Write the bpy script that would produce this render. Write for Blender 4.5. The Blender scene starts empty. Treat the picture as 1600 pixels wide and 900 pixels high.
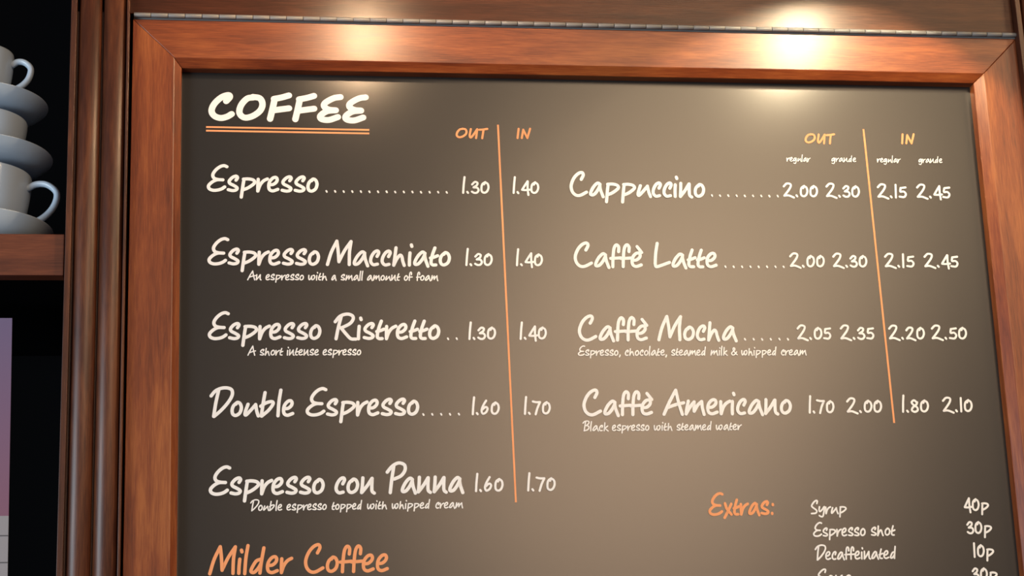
import bpy, bmesh, math, random
from math import sin, cos, pi, radians
from mathutils import Vector, Matrix
random.seed(7)
C = bpy.context.scene.collection

# ------------------------------------------------------------------ camera
FPX = 3082.0                      # focal length in pixels of a 1600 px wide frame
PITCH, YAW, ROLL = radians(16.57), radians(8.77), radians(-2.34)
D = 1.926                         # metres from the lens to the menu panel's plane
ZC = 1.60
fwd = Vector((sin(YAW)*cos(PITCH), cos(YAW)*cos(PITCH), sin(PITCH)))
rt0 = Vector((cos(YAW), -sin(YAW), 0)); up0 = rt0.cross(fwd)
rt = cos(ROLL)*rt0 + sin(ROLL)*up0
up = -sin(ROLL)*rt0 + cos(ROLL)*up0
cam_data = bpy.data.cameras.new('camera'); cam_data.sensor_width = 36; cam_data.lens = FPX/1600*36
cam = bpy.data.objects.new('camera', cam_data); C.objects.link(cam)
M = Matrix((rt, up, -fwd)).transposed().to_4x4(); M.translation = Vector((0, -D, ZC))
cam.matrix_world = M
bpy.context.scene.camera = cam

def at(px, py, Y=0.0):
    """the point of the vertical plane y = Y seen at photograph pixel (px, py)"""
    d = fwd*FPX + rt*(px-800) - up*(py-450)
    d = d/d.y*(D+Y)
    return Vector((d.x, Y, ZC+d.z))

# ------------------------------------------------------------------ world, exposure, light
w = bpy.data.worlds.new('room_light'); bpy.context.scene.world = w; w.use_nodes = True
w.node_tree.nodes['Background'].inputs[0].default_value = (0.80, 0.86, 1.0, 1)
w.node_tree.nodes['Background'].inputs[1].default_value = 0.10
vs = bpy.context.scene.view_settings
vs.view_transform = 'Standard'; vs.look = 'None'; vs.gamma = 1; vs.use_curve_mapping = False
vs.exposure = 0.0

def area(name, loc, target, size, power, col, shape='DISK'):
    l = bpy.data.lights.new(name, 'AREA'); l.shape = shape; l.size = size; l.energy = power; l.color = col
    o = bpy.data.objects.new(name, l); C.objects.link(o); o.location = loc
    o.rotation_euler = (Vector(target)-Vector(loc)).to_track_quat('-Z', 'Y').to_euler()
    return o
# daylight from the shop window behind and left of the viewer
area('window_daylight', (-3.5, -3.5, 1.35), (0.1, 0, 2.1), 2.0, 205, (0.80, 0.91, 1.0), 'SQUARE')
# two added warm lights, unseen behind the viewer to the right; the satin panel mirrors them as a broad glow
area('added_glow_near', (1.42, -3.2, 3.45), (0.50, 0, 2.2), 1.2, 28, (1.0, 0.70, 0.42))
area('added_glow_far', (1.80, -6.6, 3.4), (0.45, 0, 2.0), 1.9, 92, (1.0, 0.68, 0.44))
# added warm light, unseen off to the right: catches the reeds and the inner chamfers
area('added_light_right', (2.1, -1.3, 3.4), (0.1, 0, 2.2), 0.5, 22, (1.0, 0.70, 0.36))
LAMP_L = dict(px=590, d=0.22, dz=0.055, aim=(600, 330), e=4.2, cone=146, col=(1.0, 0.66, 0.38))
LAMP_R = dict(px=1345, d=0.24, dz=0.060, aim=(1300, 480), e=9.0, cone=86, col=(1.0, 0.80, 0.50))

# ------------------------------------------------------------------ helpers
def link(o, parent=None):
    C.objects.link(o)
    if parent: o.parent = parent
    return o
def tag(o, label=None, cat=None, group=None, kind=None):
    if label: o['label'] = label
    if cat: o['category'] = cat
    if group: o['group'] = group
    if kind: o['kind'] = kind
    return o
def empty(name, loc=(0, 0, 0)):
    o = bpy.data.objects.new(name, None); o.empty_display_size = 0.05; C.objects.link(o); o.location = loc
    return o
def mesh_obj(name, verts, faces, mat, parent=None, smooth=False, recalc=True):
    me = bpy.data.meshes.new(name)
    off = Vector(parent.location) if parent and parent.type == 'EMPTY' else Vector((0, 0, 0))
    me.from_pydata([Vector(v)-off for v in verts], [], faces)
    if recalc:
        bm = bmesh.new(); bm.from_mesh(me); bmesh.ops.recalc_face_normals(bm, faces=bm.faces); bm.to_mesh(me); bm.free()
    me.materials.append(mat)
    if smooth:
        for p in me.polygons: p.use_smooth = True
    return link(bpy.data.objects.new(name, me), parent)
def bevel(o, wdt=0.001, seg=2):
    m = o.modifiers.new('bevel', 'BEVEL'); m.width = wdt; m.segments = seg; m.limit_method = 'ANGLE'; m.angle_limit = radians(25)
    return o
def box(name, x0, x1, y0, y1, z0, z1, mat, parent=None, bev=0):
    v = [(x, y, z) for x in (x0, x1) for y in (y0, y1) for z in (z0, z1)]
    f = [(0, 1, 3, 2), (4, 6, 7, 5), (0, 4, 5, 1), (2, 3, 7, 6), (0, 2, 6, 4), (1, 5, 7, 3)]
    o = mesh_obj(name, v, f, mat, parent)
    return bevel(o, bev) if bev else o
def lathe(profile, n=64, cen=(0, 0, 0)):
    v, f = [], []
    for r, z in profile:
        for k in range(n):
            a = 2*pi*k/n; v.append((cen[0]+r*cos(a), cen[1]+r*sin(a), cen[2]+z))
    m = len(profile)
    for i in range(m-1):
        for k in range(n):
            f.append((i*n+k, i*n+(k+1) % n, (i+1)*n+(k+1) % n, (i+1)*n+k))
    f.append(tuple(range(n))); f.append(tuple((m-1)*n+k for k in range(n)))
    return v, f

# ------------------------------------------------------------------ materials
def base_mat(name, col, rough=0.5, spec=0.5, metal=0.0):
    m = bpy.data.materials.new(name); m.use_nodes = True
    b = m.node_tree.nodes['Principled BSDF']
    b.inputs['Base Color'].default_value = (*col, 1); b.inputs['Roughness'].default_value = rough
    b.inputs['Specular IOR Level'].default_value = spec; b.inputs['Metallic'].default_value = metal
    return m, b
def wood(name, dark, mid, light, axis, rough=0.35, coat=0.3, freq=1.0):
    """grain running along axis; fine pores, slow figure, slight relief"""
    m, b = base_mat(name, mid, rough, 0.35)
    N, L = m.node_tree.nodes, m.node_tree.links
    tc = N.new('ShaderNodeTexCoord'); geo = N.new('ShaderNodeNewGeometry')
    def noise(sc_long, sc_cross, detail, dist=0.0):
        mp = N.new('ShaderNodeMapping'); s = [sc_cross*freq]*3; s['xyz'.index(axis)] = sc_long*freq
        mp.inputs['Scale'].default_value = s; L.new(geo.outputs['Position'], mp.inputs['Vector'])
        n = N.new('ShaderNodeTexNoise'); n.inputs['Scale'].default_value = 1; n.inputs['Detail'].default_value = detail
        n.inputs['Distortion'].default_value = dist; n.inputs['Roughness'].default_value = 0.6
        L.new(mp.outputs[0], n.inputs['Vector']); return n
    fine = noise(45, 900, 4); fig = noise(7, 70, 5, 0.8); slow = noise(3, 14, 2)
    mix1 = N.new('ShaderNodeMix'); mix1.data_type = 'FLOAT'; mix1.inputs[0].default_value = 0.42
    L.new(fig.outputs[0], mix1.inputs[2]); L.new(fine.outputs[0], mix1.inputs[3])
    mix2 = N.new('ShaderNodeMix'); mix2.data_type = 'FLOAT'; mix2.inputs[0].default_value = 0.3
    L.new(mix1.outputs[0], mix2.inputs[2]); L.new(slow.outputs[0], mix2.inputs[3])
    cr = N.new('ShaderNodeValToRGB'); e = cr.color_ramp.elements
    e[0].position = 0.39; e[0].color = (*dark, 1); e[1].position = 0.62; e[1].color = (*light, 1)
    k = e.new(0.5); k.color = (*mid, 1)
    L.new(mix2.outputs[0], cr.inputs[0]); L.new(cr.outputs[0], b.inputs['Base Color'])
    bp = N.new('ShaderNodeBump'); bp.inputs['Strength'].default_value = 0.25; bp.inputs['Distance'].default_value = 0.0006
    L.new(mix1.outputs[0], bp.inputs['Height']); L.new(bp.outputs[0], b.inputs['Normal'])
    b.inputs['Coat Weight'].default_value = coat; b.inputs['Coat Roughness'].default_value = 0.34
    return m
FR = dict(dark=(0.085, 0.016, 0.0045), mid=(0.165, 0.036, 0.009), light=(0.27, 0.080, 0.020))
wood_h = wood('varnished_orange_wood_across', axis='x', rough=0.36, **FR)
wood_v = wood('varnished_orange_wood_upright', axis='z', rough=0.36, **FR)
DK = dict(dark=(0.026, 0.007, 0.003), mid=(0.060, 0.017, 0.0075), light=(0.12, 0.038, 0.014))
dark_v = wood('dark_brown_wood_upright', axis='z', rough=0.42, coat=0.15, **DK)
dark_h = wood('dark_brown_wood_across', axis='x', rough=0.30, coat=0.06, dark=(0.026, 0.007, 0.003), mid=(0.052, 0.015, 0.0065), light=(0.09, 0.030, 0.012))
dark_h.node_tree.nodes['Principled BSDF'].inputs['Specular IOR Level'].default_value = 0.30
shelf_m = wood('brown_shelf_wood', axis='x', rough=0.5, coat=0.1, dark=(0.06, 0.014, 0.006), mid=(0.105, 0.027, 0.011), light=(0.16, 0.046, 0.018))
panel_m, pb = base_mat('satin_charcoal_panel', (0.017, 0.0165, 0.0165), 0.24, 0.55)
N, L = panel_m.node_tree.nodes, panel_m.node_tree.links
g = N.new('ShaderNodeNewGeometry'); nz = N.new('ShaderNodeTexNoise'); nz.inputs['Scale'].default_value = 900
L.new(g.outputs['Position'], nz.inputs['Vector'])
bp = N.new('ShaderNodeBump'); bp.inputs['Strength'].default_value = 0.05; bp.inputs['Distance'].default_value = 0.0002
L.new(nz.outputs[0], bp.inputs['Height']); L.new(bp.outputs[0], pb.inputs['Normal'])
white_m, _ = base_mat('white_print', (0.74, 0.74, 0.74), 0.6, 0.2)
orange_m, _ = base_mat('orange_print', (0.74, 0.31, 0.14), 0.6, 0.2)
black_m, _ = base_mat('black_interior', (0.0025, 0.0025, 0.003), 0.8, 0.03)
steel_m, sb = base_mat('brushed_steel', (0.20, 0.20, 0.20), 0.55, 0.3, 0.3)
china_m, cb = base_mat('white_glazed_china', (0.46, 0.57, 0.69), 0.28, 0.5)
wall_m, _ = base_mat('dark_wall_paint', (0.05, 0.035, 0.028), 0.7)
floor_m, _ = base_mat('floor_brown', (0.12, 0.08, 0.06), 0.5)

# ------------------------------------------------------------------ the setting
FY = -0.018                                  # plane of the frame's face; panel at y = 0
TL, TR = at(208, 31, FY), at(1587.5, 60, FY)
z_top = (TL.z+TR.z)/2
HZ = z_top+0.0065
o = box('wall_back', -2.0, 2.6, 0.42, 0.50, 0, 3.1, wall_m); tag(o, kind='structure')
o = box('floor', -2.6, 3.2, -5.2, 0.5, -0.05, 0, floor_m); tag(o, kind='structure')
o = box('ceiling', -2.0, 2.6, -0.32, 0.42, HZ+0.30, HZ+0.34, dark_h); tag(o, kind='structure')
# reeded pilasters
def pilaster(name, x_left, width, yf, zb, zt):
    """profile across, front towards -y: strip, reed, reed, strip"""
    root = mesh_obj(name, [(x, y, z) for x in (x_left, x_left+width) for y in (yf+0.012, 0.08) for z in (zb, zt)],
                    [(0, 1, 3, 2), (4, 6, 7, 5), (0, 4, 5, 1), (2, 3, 7, 6), (0, 2, 6, 4), (1, 5, 7, 3)], dark_v)
    tag(root, kind='structure')
    def strip(a, b, y, nm):
        return box(nm, x_left+a, x_left+b, y, yf+0.012, zb, zt, dark_v, root, bev=0.0006)
    w_ = width
    strip(0, w_*0.10, yf+0.001, 'edge_strip')
    strip(w_*0.955, w_, yf+0.001, 'edge_strip')
    for a, b in ((0.135, 0.525), (0.555, 0.945)):
        cx = x_left+w_*(a+b)/2; r = w_*(b-a)/2; n = 22; v = []; f = []
        pts = [(cx-r*cos(pi*k/n), yf+0.010-0.78*r*sin(pi*k/n)**0.9) for k in range(n+1)]
        pts = [(pts[0][0], yf+0.0125)]+pts+[(pts[-1][0], yf+0.0125)]
        for x, y in pts: v += [(x, y, zb), (x, y, zt)]
        m = len(pts)
        for k in range(m-1): f.append((2*k, 2*k+1, 2*k+3, 2*k+2))
        f.append((2*m-2, 2*m-1, 1, 0)); f.append(tuple(range(0, 2*m, 2))); f.append(tuple(range(1, 2*m, 2)))
        ob = mesh_obj('reed', v, f, dark_v, root, smooth=True)
        bevel(ob, 0.0003, 1)
    return root
PY = -0.030
xl = at(99.5, 450, PY).x; xr = at(195, 450, PY).x
zb = at(100, 1400, PY).z
pil = pilaster('trim_2', xl, xr-xl, PY, zb, HZ+0.297)
xr2 = at(1598, 100, PY).x
pilaster('trim_3', xr2, xr-xl, PY, zb, HZ+0.297)
# header board above the hinge
hx0, hx1 = at(198, 30, FY).x, 1.6
o = box('trim_1', xl+0.002, hx1, -0.018, 0.03, HZ, HZ+0.30, dark_h, bev=0.0008); tag(o, kind='structure')

# lower wall under board
box('wall_front', -1.9, 1.6, 0.03, 0.06, 0, at(800, 1330).z, wall_m)['kind'] = 'structure'
box('wall_recess', xr+0.004, xr2, 0.03, 0.06, at(800, 1330).z, HZ, black_m)['kind'] = 'structure'

# ------------------------------------------------------------------ menu board
BR = at(1604, 180, FY)  # direction of the right edge
def lerp_line(p, q, z):
    t = (z-p.z)/(q.z-p.z); return p.x+(q.x-p.x)*t
# edges traced on their true planes
oL = (at(208, 31, FY), at(191.7, 900, FY)); oR = (at(1587.5, 62, FY), at(1599, 147, FY))
CY = -0.0115                                  # back edge of the chamfer
fL = (at(272, 91, FY), at(265, 900, FY)); fRt = at(1537, 113.5, FY)
cL = (at(284, 107, CY), at(276, 900, CY)); cR = (at(1521, 131, CY), at(1598, 880, CY))
zo = z_top; zf = (at(272, 91, FY).z+at(1537, 113.5, FY).z)/2; zc = (at(284, 107, CY).z+at(1521, 129.5, CY).z)/2
zb_o = at(500, 1290, FY).z; zb_f = zb_o+(zo-zf); zb_c = zb_f+(zf-zc)
board = empty('menu_board', ((oL[0].x+oR[0].x)/2, 0.0, zb_o))
tag(board, 'large dark menu board in an orange-brown wooden frame listing coffee prices', 'menu board')
wfl = fL[0].x-oL[0].x
def X_oL(z): return lerp_line(*oL, z)
def X_fL(z): return lerp_line(*fL, z)
def X_cL(z): return lerp_line(*cL, z)
def X_cR(z): return lerp_line(*cR, z)
dR = fRt.x-X_cR(fRt.z)
def X_fR(z): return X_cR(z)+dR
def X_oR(z): return X_fR(z)+(oR[0].x-X_fR(oR[0].z))
YB = 0.012                                    # back of the frame
def rail(pts_o, pts_f, pts_c, mat, label=None):
    """one mitred frame member: outer, face-inner, chamfer and rebate edges at both ends"""
    v = []
    for (xo, z_o), (xf, z_f), (xc, z_c) in zip(pts_o, pts_f, pts_c):
        v += [(xo, YB, z_o), (xo, FY, z_o), (xf, FY, z_f), (xc, CY, z_c), (xc, YB, z_c)]
    f = [(k, (k+1) % 5, 5+(k+1) % 5, 5+k) for k in range(5)]+[(0, 1, 2, 3, 4), (5, 6, 7, 8, 9)]
    return bevel(mesh_obj('frame_rail', v, f, mat, board), 0.0006, 2)
g_ = 0.00012
tlo, tro = (X_oL(zo), zo), (X_oR(zo), zo); tlf, trf = (X_fL(zf), zf), (X_fR(zf), zf); tlc, trc = (X_cL(zc), zc), (X_cR(zc), zc)
blo, bro = (X_oL(zb_o), zb_o), (X_oR(zb_o), zb_o); blf, brf = (X_fL(zb_f), zb_f), (X_fR(zb_f), zb_f); blc, brc = (X_cL(zb_c), zb_c), (X_cR(zb_c), zb_c)
def sh(p, dx, dz=0): return (p[0]+dx, p[1]+dz)
rail([sh(tlo, g_), sh(tro, -g_)], [sh(tlf, g_), sh(trf, -g_)], [sh(tlc, g_), sh(trc, -g_)], wood_h)
rail([sh(blo, g_), sh(bro, -g_)], [sh(blf, g_), sh(brf, -g_)], [sh(blc, g_), sh(brc, -g_)], wood_h)
rail([sh(tlo, 0, -g_), sh(blo, 0, g_)], [sh(tlf, 0, -g_), sh(blf, 0, g_)], [sh(tlc, 0, -g_), sh(blc, 0, g_)], wood_v)
rail([sh(tro, 0, -g_), sh(bro, 0, g_)], [sh(trf, 0, -g_), sh(brf, 0, g_)], [sh(trc, 0, -g_), sh(brc, 0, g_)], wood_v)
v = [(X_cL(zc)-.004, y, zc+.003) for y in (0, .009)]+[(X_cR(zc)+.004, y, zc+.003) for y in (0, .009)]+[(X_cR(zb_c)+.004, y, zb_c-.003) for y in (0, .009)]+[(X_cL(zb_c)-.004, y, zb_c-.003) for y in (0, .009)]
mesh_obj('panel', v, [(0, 2, 4, 6), (1, 3, 5, 7), (0, 1, 3, 2), (2, 3, 5, 4), (4, 5, 7, 6), (6, 7, 1, 0)], panel_m, board)

# ------------------------------------------------------------------ hand lettering: strokes, traced on the panel
# baseline y = 0, (advance, [strokes]); main letters
G = {
'E': (222, [[(228,293),(195,305),(150,292),(100,252),(68,200),(80,160),(125,143),(182,139)], [(182,139),(115,138),(60,112),(20,70),(28,35),(70,17),(125,20),(170,35),(203,57)]]),
's': (150, [[(110,138),(127,168),(110,185),(70,170),(34,130),(40,100),(85,76),(122,50),(110,25),(70,17),(22,27)]]),
'p': (194, [[(52,152),(38,70),(20,-58)], [(45,150),(100,153),(155,142),(174,115),(150,85),(95,48),(42,26)]]),
'r': (122, [[(20,152),(16,80),(15,14)], [(15,15),(42,85),(80,132),(125,156)]]),
'e': (150, [[(28,88),(70,92),(106,120),(116,152),(100,174),(65,165),(30,125),(18,75),(27,32),(65,16),(122,35)]]),
'è': (150, [[(28,88),(70,92),(106,120),(116,152),(100,174),(65,165),(30,125),(18,75),(27,32),(65,16),(122,35)], [(85,248),(135,180)]]),
'o': (148, [[(62,140),(80,160),(110,145),(124,100),(106,45),(62,18),(28,32),(19,75),(35,122),(72,155)]]),
'M': (305, [[(20,15),(65,155),(130,283)], [(130,283),(142,180),(150,48)], [(150,50),(215,175),(290,280)], [(290,280),(270,155),(265,15)]]),
'a': (184, [[(138,150),(108,163),(60,120),(22,55),(22,22),(60,28),(105,78),(136,135)], [(134,150),(142,80),(168,2)]]),
'c': (131, [[(92,110),(112,152),(98,174),(62,157),(28,105),(19,50),(48,15),(95,22)]]),
'h': (174, [[(48,212),(35,125),(17,10)], [(18,14),(55,85),(92,126),(112,108),(120,60),(136,8)]]),
'i': (64, [[(32,155),(24,80),(21,14)], [(50,246),(55,228)]]),
't': (108, [[(70,213),(38,130),(20,45),(38,18),(75,17)], [(15,95),(58,106),(98,122)]]),
'R': (256, [[(18,205),(65,260),(115,285),(170,290),(215,270),(220,232),(180,182),(85,135)], [(88,268),(52,140),(25,14)], [(80,138),(140,65),(190,15),(248,10)]]),
'D': (234, [[(15,230),(65,285),(135,314),(205,315),(250,292),(253,235),(205,155),(125,70),(50,8)], [(100,290),(68,150),(45,8)]]),
'u': (184, [[(52,138),(20,52),(26,20),(80,70),(138,132)], [(138,134),(150,65),(168,10)]]),
'b': (188, [[(62,265),(40,150),(18,10)], [(12,115),(70,150),(135,166),(153,142),(105,75),(22,8)]]),
'l': (66, [[(55,290),(32,160),(20,10)]]),
'd': (178, [[(120,150),(75,132),(30,65),(22,28),(55,22),(100,65),(128,112)], [(158,265),(130,120),(115,14)]]),
'C': (230, [[(145,205),(172,258),(157,288),(106,270),(53,212),(20,130),(30,60),(71,18),(124,16),(201,54)]]),
'f': (118, [[(106,189),(110,245),(85,268),(55,225),(38,118),(30,12)], [(10,109),(70,112),(128,116)]]),
'L': (206, [[(57,290),(33,180),(18,50)], [(18,50),(26,15),(80,28),(185,65)]]),
'A': (248, [[(15,14),(90,160),(163,283)], [(163,283),(185,150),(220,10)], [(50,85),(150,120),(245,142)]]),
'm': (246, [[(50,160),(30,90),(15,15)], [(15,16),(70,100),(115,150)], [(115,150),(108,45)], [(108,45),(150,110),(200,155)], [(200,155),(203,80),(218,8)]]),
'n': (184, [[(35,172),(28,90),(18,14)], [(20,15),(80,85),(135,165)], [(138,166),(132,85),(134,30),(158,8)]]),
'P': (168, [[(15,230),(65,285),(115,318),(165,328),(218,305),(222,250),(175,190),(95,155)], [(92,292),(65,145),(45,10)]]),
'S': (186, [[(168,235),(182,288),(150,298),(95,258),(44,190),(62,155),(140,95),(150,58),(115,26),(25,20)]]),
'y': (160, [[(35,162),(20,95),(35,60),(85,95),(135,155)], [(146,162),(125,50),(95,-40),(55,-50),(12,-28)]]),
'x': (150, [[(35,165),(60,90),(122,15)], [(132,158),(75,60),(18,-28)]]),
'g': (168, [[(132,150),(95,162),(40,120),(20,60),(40,35),(85,70),(130,145)], [(142,155),(125,50),(105,-40),(65,-72),(15,-50)]]),
'k': (150, [[(50,250),(35,130),(18,12)], [(125,152),(40,85)], [(45,85),(80,50),(130,6)]]),
'w': (225, [[(25,155),(20,70),(38,20),(75,55),(108,138)], [(108,135),(106,50),(125,18),(170,45),(195,110),(180,155),(145,148)]]),
'B': (200, [[(15,245),(60,290),(130,308),(182,288),(168,225),(90,165)], [(90,168),(165,150),(172,92),(120,38),(30,12)], [(92,290),(60,150),(35,12)]]),
'&': (220, [[(205,25),(120,110),(80,190),(105,238),(140,212),(120,160),(45,100),(25,50),(60,16),(125,35),(190,110)]]),
'.': (60, [[(20,24),(30,14)]]), ',': (70, [[(38,25),(35,0),(15,-35)]]), ':': (80, [[(50,145),(50,135)], [(32,26),(32,16)]]),
' ': (105, []),
}
# figures; their own unit
P = {
'1': (60, [[(42,238),(28,130),(17,14)]]), '\'': (60, [[(32,196),(26,110),(20,10)]]),
'.': (60, [[(12,28),(22,13)]]),
'3': (124, [[(20,132),(58,168),(92,155),(80,120),(38,92)], [(38,92),(85,88),(104,55),(82,20),(45,15),(14,32)]]),
'0': (136, [[(56,136),(72,162),(105,142),(113,90),(92,38),(56,17),(22,38),(20,95),(35,140),(74,168)]]),
'4': (124, [[(95,182),(50,115),(15,60)], [(15,58),(60,55),(122,62)], [(97,180),(92,90),(98,-12)]]),
'2': (148, [[(22,135),(60,172),(108,162),(92,108),(20,20)], [(20,20),(70,22),(136,-6)]]),
'Z': (180, [[(24,158),(70,200),(124,188),(106,128),(22,22)], [(22,22),(82,26),(156,-4)]]),
'5': (122, [[(108,162),(38,152)], [(38,152),(30,98),(75,100),(102,64),(75,20),(12,25)]]),
'6': (136, [[(82,192),(40,125),(16,62),(32,18),(75,38),(98,85),(72,108),(25,72)]]),
'7': (130, [[(14,180),(60,170),(113,170)], [(113,170),(75,95),(45,8)]]),
'8': (124, [[(95,140),(60,172),(25,145),(45,110),(90,75),(95,35),(55,13),(18,35),(35,75),(85,115),(98,145)]]),
'p': (136, [[(38,108),(28,50),(15,-42)], [(34,107),(72,110),(112,102),(126,84),(108,60),(68,34),(28,20)]]),
' ': (100, []),
}
# broad capitals of the heading and column heads
H = {
'C': (214, [[(135,150),(163,182),(152,198),(100,180),(45,130),(22,75),(42,35),(90,18),(140,28),(178,50)]]),
'O': (240, [[(135,182),(85,172),(38,120),(25,60),(62,24),(125,35),(185,78),(205,130),(185,175),(130,186)]]),
'F': (198, [[(60,170),(42,90),(24,18)], [(55,174),(115,186),(173,203)], [(50,84),(173,102)]]),
'E': (200, [[(185,198),(130,188),(65,152),(54,122),(90,98),(146,93)], [(146,93),(75,84),(24,48),(32,22),(90,16),(162,40)]]),
'U': (188, [[(45,182),(20,60),(40,20),(100,90),(160,180)], [(162,182),(135,12)]]),
'T': (160, [[(8,172),(80,178),(158,192)], [(88,172),(58,8)]]),
'I': (78, [[(45,190),(20,10)]]),
'N': (180, [[(45,170),(15,10)], [(45,172),(108,12)], [(165,195),(110,10)]]),
}
def unit(px_per_unit_zoom, x, y):
    """metres per glyph unit, measured in the photograph at (x, y)"""
    return (at(x, y-10).z-at(x, y+10).z)/20/px_per_unit_zoom
UM = unit(7.27, 400, 400); UP = unit(8.89, 780, 410); UH = unit(5.0, 450, 180)
def catmull(p, sub=5):
    if len(p) < 3: return [Vector(q) for q in p]
    q = [Vector(a) for a in p]; q = [2*q[0]-q[1]]+q+[2*q[-1]-q[-2]]; out = []
    for i in range(1, len(q)-2):
        for k in range(sub):
            t = k/sub
            out.append(0.5*((2*q[i])+(q[i+1]-q[i-1])*t+(2*q[i-1]-5*q[i]+4*q[i+1]-q[i+2])*t*t+(3*q[i]-q[i-1]-3*q[i+1]+q[i+2])*t**3))
    out.append(q[-2]); return out
STROKES = [0]
def stroke_geo(pts, r, V, F, y0):
    """one pen stroke: short quads of width 2r plus round dabs at its ends and bends, every piece a hair in front
    of the last so that no two lie in one plane; pts in metres (x, z)"""
    n = len(pts); STROKES[0] += 1; y = y0-0.00022*(STROKES[0] % 3); off = []
    for i, p in enumerate(pts):
        t = (pts[min(i+1, n-1)]-pts[max(i-1, 0)])
        if t.length < 1e-9: t = Vector((1, 0))
        t.normalize(); off.append(Vector((-t.y, t.x))*r)
    dabs = set([0, n-1]+list(range(0, n, 5)))
    for i in range(n):
        if i in dabs:
            c = len(V); p = pts[i]; y -= 0.000003
            for k in range(12):
                a = 2*pi*k/12; V.append((p.x+r*cos(a), y, p.y+r*sin(a)))
            F.append(tuple(range(c, c+12)))
        if i < n-1:
            b = len(V); p, q, u_, w_ = pts[i], pts[i+1], off[i], off[i+1]; y -= 0.000003
            for e in (p+u_, p-u_, q-w_, q+w_): V.append((e.x, y, e.y))
            F.append((b, b+1, b+2, b+3))
INK = -0.0003
def layout(text, tab):
    x = 0; lo = 1e9; hi = -1e9; out = []
    for ch in text:
        adv, st = tab[ch]
        for s in st:
            q = catmull(s); out.append([Vector((x+a.x, a.y)) for a in q])
            lo = min(lo, min(a.x+x for a in q)); hi = max(hi, max(a.x+x for a in q))
        x += adv
    return out, lo, hi
def words(name, items, base, tab, u, wt, mat, label=None):
    """items: [(text, left px, right px)]; base: (x, y) pixel on the common baseline"""
    V, F = [], []; z0 = at(*base).z
    for text, xl_, xr_ in items:
        r = wt/2*u
        a = at(xl_, base[1]).x+r; b = at(xr_, base[1]).x-r
        st, lo, hi = layout(text, tab); k = (b-a)/max(hi-lo, 1e-6)
        for s in st: stroke_geo([Vector((a+(p.x-lo)*k, z0+p.y*u)) for p in s], r, V, F, INK)
    o = mesh_obj(name, V, F, mat, board, recalc=False)
    if label: o['label'] = label
    return o
def line(name, p, q, wpx, mat, label=None):
    a, b = at(*p), at(*q); d = (b-a).normalized(); n = Vector((-d.z, 0, d.x))*(wpx/1600/2*0.98)
    y = INK-0.00004; v = [(a+n), (b+n), (b-n), (a-n)]
    o = mesh_obj(name, [(c.x, y, c.z) for c in v], [(0, 1, 2, 3)], mat, board, recalc=False)
    if label: o['label'] = label
def dots(xs, y):
    V, F = [], []
    for x, yy in zip(xs, y):
        p = at(x, yy); stroke_geo([Vector((p.x-.0003, p.z+.0006)), Vector((p.x+.0003, p.z-.0006))], 0.00088, V, F, INK)
    mesh_obj('leader_dots', V, F, white_m, board, recalc=False)
def span(a, b, n): return [a+(b-a)*k/(n-1) for k in range(n)]

words('heading_lettering', [('COFFEE', 325.5, 577)], (420, 189.5), H, UH, 46, white_m)
line('underline', (322, 198.6), (577, 203.2), 3.0, orange_m, 'orange underline'); line('underline', (322, 204.3), (577, 208.7), 3.0, orange_m, 'orange underline')
for nm, a, b, y in (('OUT', 712, 763.5, 216.5), ('IN', 807, 830.5, 216.7), ('OUT', 1257.5, 1306, 224.6), ('IN', 1408, 1430.5, 224.9)):
    words('column_heading', [(nm, a, b)], (a, y), H, UH*0.41, 38, orange_m, 'orange column heading')
line('divider_line', (778, 195), (806, 785), 3.2, orange_m, 'thin orange divider'); line('divider_line', (1349, 202), (1397, 661), 3.4, orange_m, 'thin orange divider')
MW = 36
def item(ws, base, s=1.0, mat=white_m, wt=MW, label=None): return words('item_lettering', ws, base, G, UM*s, wt, mat, label)
item([('Espresso', 323, 498)], (364, 300.3))
item([('Espresso', 324, 500.3), ('Macchiato', 509, 705)], (364, 415))
item([('Espresso', 324.5, 502.5), ('Ristretto', 521.5, 688.5)], (364, 531.7))
item([('Double', 327, 460), ('Espresso', 477.5, 655.5)], (500, 651))
item([('Espresso', 326, 507.7), ('con', 522.5, 587.5), ('Panna', 603, 725.8)], (500, 772.8))
item([('Milder', 325, 458.5), ('Coffee', 475, 607.8)], (400, 897.8), 1.04, orange_m, 34, 'orange lettering')
item([('Extras:', 1107, 1210.6)], (1120, 806), 0.80, orange_m, 38, 'orange lettering')
item([('Cappuccino', 890.5, 1102.3)], (950, 308))
item([('Caffè', 897, 1006.3), ('Latte', 1021.5, 1121.3)], (950, 418.6))
item([('Caffè', 903.5, 1014.3), ('Mocha', 1027, 1152.7)], (950, 533.3))
item([('Caffè', 910.5, 1022.3), ('Americano', 1035, 1238.3)], (950, 650))
def desc(ws, base, s=0.37, wt=36): return words('description_lettering', ws, base, G, UM*s, wt, white_m)
desc([('An', 386, 408.8), ('espresso', 414.8, 475), ('with', 481.4, 511), ('a', 517.5, 526), ('small', 532.2, 568), ('amount', 573.2, 625.5), ('of', 631, 645), ('foam', 650, 684.8)], (500, 438.5))
desc([('A', 386.5, 400.2), ('short', 405.8, 442.8), ('intense', 448, 498.3), ('espresso', 504, 564.5)], (460, 555.7))
desc([('Double', 390.8, 441), ('espresso', 447.5, 510.7), ('topped', 518, 566.2), ('with', 573.4, 604.8), ('whipped', 612, 672.6), ('cream', 680.2, 723.6)], (550, 796.6))
desc([('Espresso,', 902.8, 969.5), ('chocolate,', 976.3, 1042.2), ('steamed', 1048.6, 1103.6), ('milk', 1109.7, 1137.2), ('&', 1142.2, 1152.6), ('whipped', 1158.2, 1214.2), ('cream', 1220.2, 1260.2)], (1050, 556))
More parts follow.
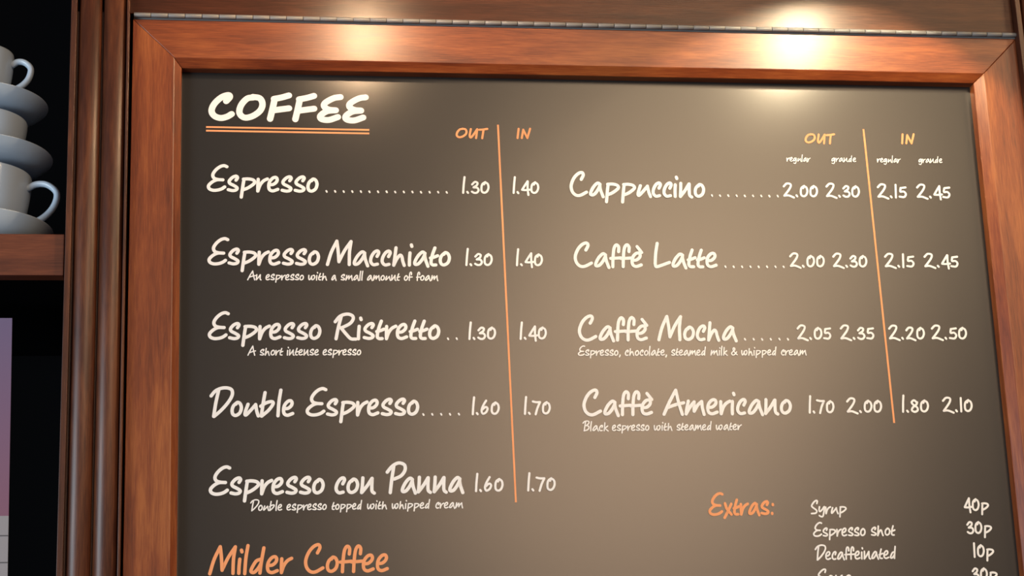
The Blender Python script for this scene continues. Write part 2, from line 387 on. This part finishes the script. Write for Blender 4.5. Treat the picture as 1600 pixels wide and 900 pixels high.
desc([('Black', 910.5, 951), ('espresso', 956, 1014.8), ('with', 1021.4, 1050.7), ('steamed', 1057, 1112.7), ('water', 1118.7, 1159.7)], (1000, 673.4))
for t, a, b, y in (('regular', 1229, 1266.8, 252.8), ('grande', 1299, 1337.6, 253.2), ('regular', 1370.4, 1407.6, 254.2), ('grande', 1435, 1472.2, 254.6)):
    words('size_lettering', [(t, a, b)], (a, y), G, UM*0.295, 34, white_m)
def price(t, a, b, y, s=1.0, wt=29): words('price', [(t, a, b)], (a, y), P, UP*s, wt, white_m)
for t, a, b, y in (
    ('1.30', 722, 765.2, 303), ('1.40', 800.8, 843, 303.3), ('1.30', 727, 770.3, 416), ('1.40', 806, 848.8, 416.3),
    ('1.30', 731.7, 775.5, 531.5), ('1.40', 811.8, 854.8, 531.3), ('1.60', 737, 781.3, 649), ('1.70', 818.5, 861, 648.6),
    ('1.60', 742, 787.3, 769.2), ('1.70', 823.5, 868.7, 768.2),
    ('Z.00', 1224, 1278.8, 308.4), ('Z.30', 1290.6, 1344.3, 308.9), ('Z.\'5', 1371, 1418, 309.8), ('Z.45', 1432.5, 1486.2, 310.2),
    ('Z.00', 1234, 1289.3, 418.3), ('Z.30', 1301.5, 1355.8, 418.5), ('Z.\'5', 1382.5, 1430, 418.6), ('Z.45', 1444.3, 1498.8, 418.6),
    ('Z.05', 1245.5, 1300, 531.5), ('Z.35', 1313, 1367.2, 531.4), ('Z.20', 1389, 1445.8, 531.3), ('Z.50', 1455.8, 1511.7, 531.2),
    ('1.70', 1263.6, 1304.6, 646.5), ('Z.00', 1323, 1379.3, 645.8), ('1.80', 1409.3, 1452.4, 645.3), ('Z.\'0', 1473, 1520.8, 644.6)):
    price(t, a, b, y)
for t, a, b, y in (('40p', 1506.3, 1546.3, 799.4), ('30p', 1510.5, 1550.8, 835.2), ('\'0p', 1521.3, 1554.3, 871.5), ('30p', 1519, 1559.5, 908)):
    price(t, a, b, y, 0.97, 28)
def extra(ws, base): return words('item_lettering', ws, base, G, UM*0.51, 36, white_m)
extra([('Syrup', 1266.6, 1323.5)], (1266.6, 804))
extra([('Espresso', 1270.3, 1353.2), ('shot', 1360.6, 1400)], (1270.3, 839.2))
extra([('Decaffeinated', 1273.8, 1401.8)], (1273.8, 875.6))
extra([('Soya', 1277, 1333)], (1277, 912))
dots(span(510.2, 698, 15), span(299.3, 300.8, 15))
dots([700, 713.6], [529.6, 529.6])
dots(span(661.5, 717, 5), span(647.8, 647.3, 5))
dots(span(1112.2, 1215, 9), span(305.8, 306.7, 9))
dots(span(1133.3, 1224.3, 8), [417.1]*8)
dots(span(1163.9, 1231, 6), span(530.4, 530.2, 6))

# ------------------------------------------------------------------ piano hinge along the top of the board
hl, hr = at(209, 25.5, FY-.004), at(1589, 55.5, FY-.004)
hzc = z_top+0.0034
hinge = empty('piano_hinge', ((hl.x+hr.x)/2, FY-0.002, hzc))
tag(hinge, 'long thin steel piano hinge running along the top edge of the menu board', 'hinge')
NK = 55; step = (hr.x-hl.x)/NK
def cyl_x(r, x0, x1, cy, cz, n=14, b=0.0004):
    v = []; f = []
    for x, rr in ((x0, r-b), (x0+b, r), (x1-b, r), (x1, r-b)):
        for k in range(n):
            a = 2*pi*k/n; v.append((x, cy+rr*cos(a), cz+rr*sin(a)))
    for i in range(3):
        for k in range(n): f.append((i*n+k, i*n+(k+1) % n, (i+1)*n+(k+1) % n, (i+1)*n+k))
    f.append(tuple(range(n))); f.append(tuple(3*n+k for k in range(n)))
    return v, f
kv, kf = cyl_x(0.0025, -step/2+0.0003, step/2-0.0003, 0, 0, b=0.00015)
kme = bpy.data.meshes.new('knuckle'); kme.from_pydata(kv, [], kf); kme.materials.append(steel_m)
for p_ in kme.polygons: p_.use_smooth = len(p_.vertices) == 4
for k in range(NK):
    o = bpy.data.objects.new('knuckle', kme); link(o, hinge)
    o.location = (hl.x+step*(k+.5)-hinge.location.x, -0.0012, 0)
pv, pf = cyl_x(0.0015, hl.x-0.001, hr.x+0.001, FY-0.0032, hzc, 10)
mesh_obj('hinge_pin', pv, pf, black_m, hinge, smooth=False)
box('hinge_leaf', hl.x, hr.x, FY+0.0002, FY+0.0012, z_top+0.0002, HZ-0.0002, steel_m, hinge)

# ------------------------------------------------------------------ dark cabinet on the left with its shelf
SY = -0.022
sx1 = xl; sz1 = at(50, 365.5, SY).z; sz0 = at(50, 430, SY).z
cx0 = sx1-0.46; czb = at(50, 1030, SY).z
cab = empty('display_cabinet', (sx1-0.23, 0.1, czb))
tag(cab, 'black-lined open wall cabinet with a brown wooden shelf left of the menu board', 'cabinet')
box('back_panel', cx0, sx1+0.001, 0.32, 0.332, czb, HZ+0.296, black_m, cab)
box('side_panel', sx1-0.001, sx1+0.010, 0.081, 0.319, czb, HZ+0.296, black_m, cab)
box('side_panel', cx0-0.012, cx0, -0.02, 0.319, czb, HZ+0.296, black_m, cab)
box('shelf_edge', cx0+0.0005, sx1-0.0012, SY, SY+0.018, sz0, sz1, shelf_m, cab, bev=0.0008)
box('shelf', cx0+0.0005, sx1-0.0012, SY+0.0182, 0.319, sz0+0.008, sz1-0.0004, black_m, cab)
box('base_board', cx0, sx1, -0.01, 0.319, czb-0.03, czb-0.0002, black_m, cab)

# ------------------------------------------------------------------ china on the shelf
CUP_Y = 0.066
ccx = at(-40, 260, CUP_Y).x
def saucer(z_base, R_, h, foot, label):
    s = R_
    prof = [(foot*0.86, 0.0012), (foot*0.9, 0), (foot, 0), (foot*1.03, 0.003), (R_*0.72, h*0.34), (R_*0.88, h*0.62), (R_*0.985, h*0.955), (R_, h*0.99), (R_*0.99, h), (R_*0.965, h*0.97),
            (R_*0.86, h*0.70), (R_*0.70, h*0.46), (foot*0.98, 0.0062), (foot*0.80, 0.0052), (foot*0.3, 0.005)]
    v, f = lathe(prof, 72, (ccx, CUP_Y, z_base))
    o = mesh_obj('saucer', v, f, china_m, None, smooth=True)
    sub = o.modifiers.new('sub', 'SUBSURF'); sub.levels = sub.render_levels = 1
    tag(o, label, 'saucer', 'white saucers in the stack of cups'); return o
def cup(z_base, R_, h, foot, label, hang=None, hs=1.0, hz=0.0, hl=0.0):
    root = empty('coffee_cup', (ccx, CUP_Y, z_base)); tag(root, label, 'cup', 'white cups in the stack')
    t = 0.0028
    prof = [(foot*0.8, 0.0015), (foot*0.86, 0), (foot, 0), (foot*1.02, 0.003), (foot*1.22, h*0.12), (R_*0.84, h*0.32), (R_*0.94, h*0.58), (R_*0.985, h*0.84), (R_, h*0.99), (R_-t*0.5, h),
            (R_-t, h*0.985), (R_*0.985-t, h*0.84), (R_*0.94-t, h*0.58), (R_*0.84-t, h*0.34), (foot*1.1, h*0.14), (foot*0.4, h*0.10)]
    v, f = lathe(prof, 72, (ccx, CUP_Y, z_base))
    b = mesh_obj('cup_body', v, f, china_m, root, smooth=True)
    sub = b.modifiers.new('sub', 'SUBSURF'); sub.levels = sub.render_levels = 1
    # ear handle, swept ellipse in the radial plane
    path = catmull([(R_*0.93, h*0.80+hz), (R_*0.93+0.010*hs, h*0.86+hz), (R_*0.93+0.021*hs, h*0.84+hz), (R_*0.93+0.0295*hs, h*(0.70+hl*.3)+hz), (R_*0.93+0.026*hs, h*(0.50+hl*.6)+hz), (R_*0.93+0.014*hs, h*(0.33+hl)+hz), (R_*0.84, h*(0.26+hl)+hz)], 5)
    V, F = [], []; n = 12; c, s = cos(hang), sin(hang)
    for i, p in enumerate(path):
        tt = (path[min(i+1, len(path)-1)]-path[max(i-1, 0)]).normalized(); nn = Vector((-tt.y, tt.x))
        for k in range(n):
            a = 2*pi*k/n; q = p+nn*(0.0033*cos(a)); side = 0.0044*sin(a)
            V.append((ccx+q.x*c-side*s, CUP_Y+q.x*s+side*c, z_base+q.y))
    for i in range(len(path)-1):
        for k in range(n): F.append((i*n+k, i*n+(k+1) % n, (i+1)*n+(k+1) % n, (i+1)*n+k))
    F.append(tuple(range(n))); F.append(tuple((len(path)-1)*n+k for k in range(n)))
    mesh_obj('handle', V, F, china_m, root, smooth=True)
    return root
PX = 1/1600*(D+CUP_Y)/D
def zc_at(y, rad_px):                         # rim centre height whose near edge is seen at pixel y
    p = at(-35, y, CUP_Y-rad_px*PX); return p.z
rA, rB, rC = 128, 124, 114
zA = zc_at(320, rA); zB = zc_at(205.5, rB); zCc = zc_at(124.5, rC)
hA = zA-sz1
saucer(sz1, rA*PX, hA, 0.036, 'white saucer lowest in the stack, resting on the wooden shelf')
lift = 0.0066
hBs = 0.021
cup(sz1+lift, 92*PX, zB-hBs-(sz1+lift)+0.0005, 0.028, 'large white cup with its handle to the right, lowest in the stack', radians(-12), 1.12, 0.0, 0.06)
saucer(zB-hBs+0.0007, rB*PX, hBs, 0.034, 'white saucer in the middle of the stack, on the large cup')
zb2 = zB-hBs+0.0007+lift
hCs = 0.019
cup(zb2, 82*PX, zCc-hCs-zb2+0.0005, 0.026, 'white cup in the middle of the stack, its handle turned out of sight', radians(150), 1.0, 0)
saucer(zCc-hCs+0.0007, rC*PX, hCs, 0.032, 'white saucer highest in the stack, under the small top cup')
zb3 = zCc-hCs+0.0007+lift
ztop = at(-30, 62, CUP_Y-62*PX).z
cup(zb3, 57*PX, ztop-zb3, 0.022, 'small white cup on top of the stack, handle to the right', radians(-8), 0.72, 0.0, 0.12)

# ------------------------------------------------------------------ printed card in the lower compartment
KY = 0.02
a, b = at(19, 497, KY), at(12.5, 860, KY)
kz0 = czb; kx = lerp_line(a, b, kz0)
card_m, kb = base_mat('card_print', (0.2, 0.1, 0.2), 0.5)
N, L = card_m.node_tree.nodes, card_m.node_tree.links
geo = N.new('ShaderNodeNewGeometry'); sep = N.new('ShaderNodeSeparateXYZ'); L.new(geo.outputs['Position'], sep.inputs[0])
mr = N.new('ShaderNodeMapRange'); mr.inputs[1].default_value = at(10, 806, KY).z; mr.inputs[2].default_value = a.z
L.new(sep.outputs[2], mr.inputs[0]); cr = N.new('ShaderNodeValToRGB'); L.new(mr.outputs[0], cr.inputs[0])
cr.color_ramp.elements[0].color = (0.20, 0.085, 0.14, 1); cr.color_ramp.elements[1].color = (0.13, 0.10, 0.20, 1)
L.new(cr.outputs[0], kb.inputs['Base Color'])
grey_m, _ = base_mat('card_grey_print', (0.27, 0.26, 0.28), 0.5)
line_m, _ = base_mat('card_line_print', (0.08, 0.08, 0.09), 0.5)
card = empty('printed_card', (a.x-0.07, KY, kz0))
tag(card, 'upright printed card, purple above and grey below, standing in the dark compartment under the shelf', 'card')
def quadbox(nm, x0, x1t, x1b, y0, y1, zt, zb_, mat):
    v = [(x0, y0, zt), (x1t, y0, zt), (x1b, y0, zb_), (x0, y0, zb_), (x0, y1, zt), (x1t, y1, zt), (x1b, y1, zb_), (x0, y1, zb_)]
    mesh_obj(nm, v, [(0, 1, 2, 3), (4, 5, 6, 7), (0, 1, 5, 4), (1, 2, 6, 5), (2, 3, 7, 6), (3, 0, 4, 7)], mat, card)
zm = at(10, 806, KY).z
quadbox('picture_area', a.x-0.14, a.x, lerp_line(a, b, zm), KY, KY+0.003, a.z, zm, card_m)
quadbox('text_area', a.x-0.14, lerp_line(a, b, zm), kx, KY, KY+0.003, zm, kz0, grey_m)
for yy in (837, 879, 921, 963):
    z_ = at(10, yy, KY).z; x_ = lerp_line(a, b, z_)-0.0003
    quadbox('ruled_line', a.x-0.138, x_, x_, KY-0.0002, KY-0.00003, z_+0.0006, z_-0.0006, line_m)

# ------------------------------------------------------------------ two small spotlights under the soffit
def spotlight(cfg, label):
    p0 = at(cfg['px'], 0, FY); x = p0.x; z = p0.z+cfg['dz']; y = FY-cfg['d']
    root = empty('spotlight', (x, y, z)); tag(root, label, 'spotlight', 'small spotlights above the menu board')
    head = Vector((x, y, z)); q = (at(*cfg['aim'])-head).to_track_quat('-Z', 'Y')
    v, f = [], []; n = 28
    prof = [(0.0290, -0.002), (0.0305, -0.002), (0.0265, 0.022), (0.016, 0.040), (0.004, 0.044)]
    inner = [(0.0280, -0.0018), (0.0250, 0.019), (0.014, 0.034), (0.003, 0.038)]
    for pr in (prof, inner):
        b0 = len(v)
        for r, zz in pr:
            for k in range(n): v.append(head+q @ Vector((r*cos(2*pi*k/n), r*sin(2*pi*k/n), zz)))
        for i in range(len(pr)-1):
            for k in range(n): f.append((b0+i*n+k, b0+i*n+(k+1) % n, b0+(i+1)*n+(k+1) % n, b0+(i+1)*n+k))
    mesh_obj('lamp_housing', v, f, steel_m, root, smooth=True)
    tip = head+q @ Vector((0, 0, 0.040))
    v, f = lathe([(0.004, 0), (0.004, HZ+0.2995-tip.z)], 12, tip)
    mesh_obj('stem', v, f, steel_m, root)
    l = bpy.data.lights.new('spot_bulb', 'SPOT'); l.energy = cfg['e']; l.color = cfg['col']
    l.spot_size = radians(cfg['cone']); l.spot_blend = 0.10; l.shadow_soft_size = 0.012
    o = bpy.data.objects.new('spot_bulb', l); link(o, root); o.location = q @ Vector((0, 0, -0.003))
    o.rotation_euler = q.to_euler()
spotlight(LAMP_L, 'small steel spotlight hanging over the left half of the menu board')
spotlight(LAMP_R, 'small steel spotlight hanging over the right half of the menu board')
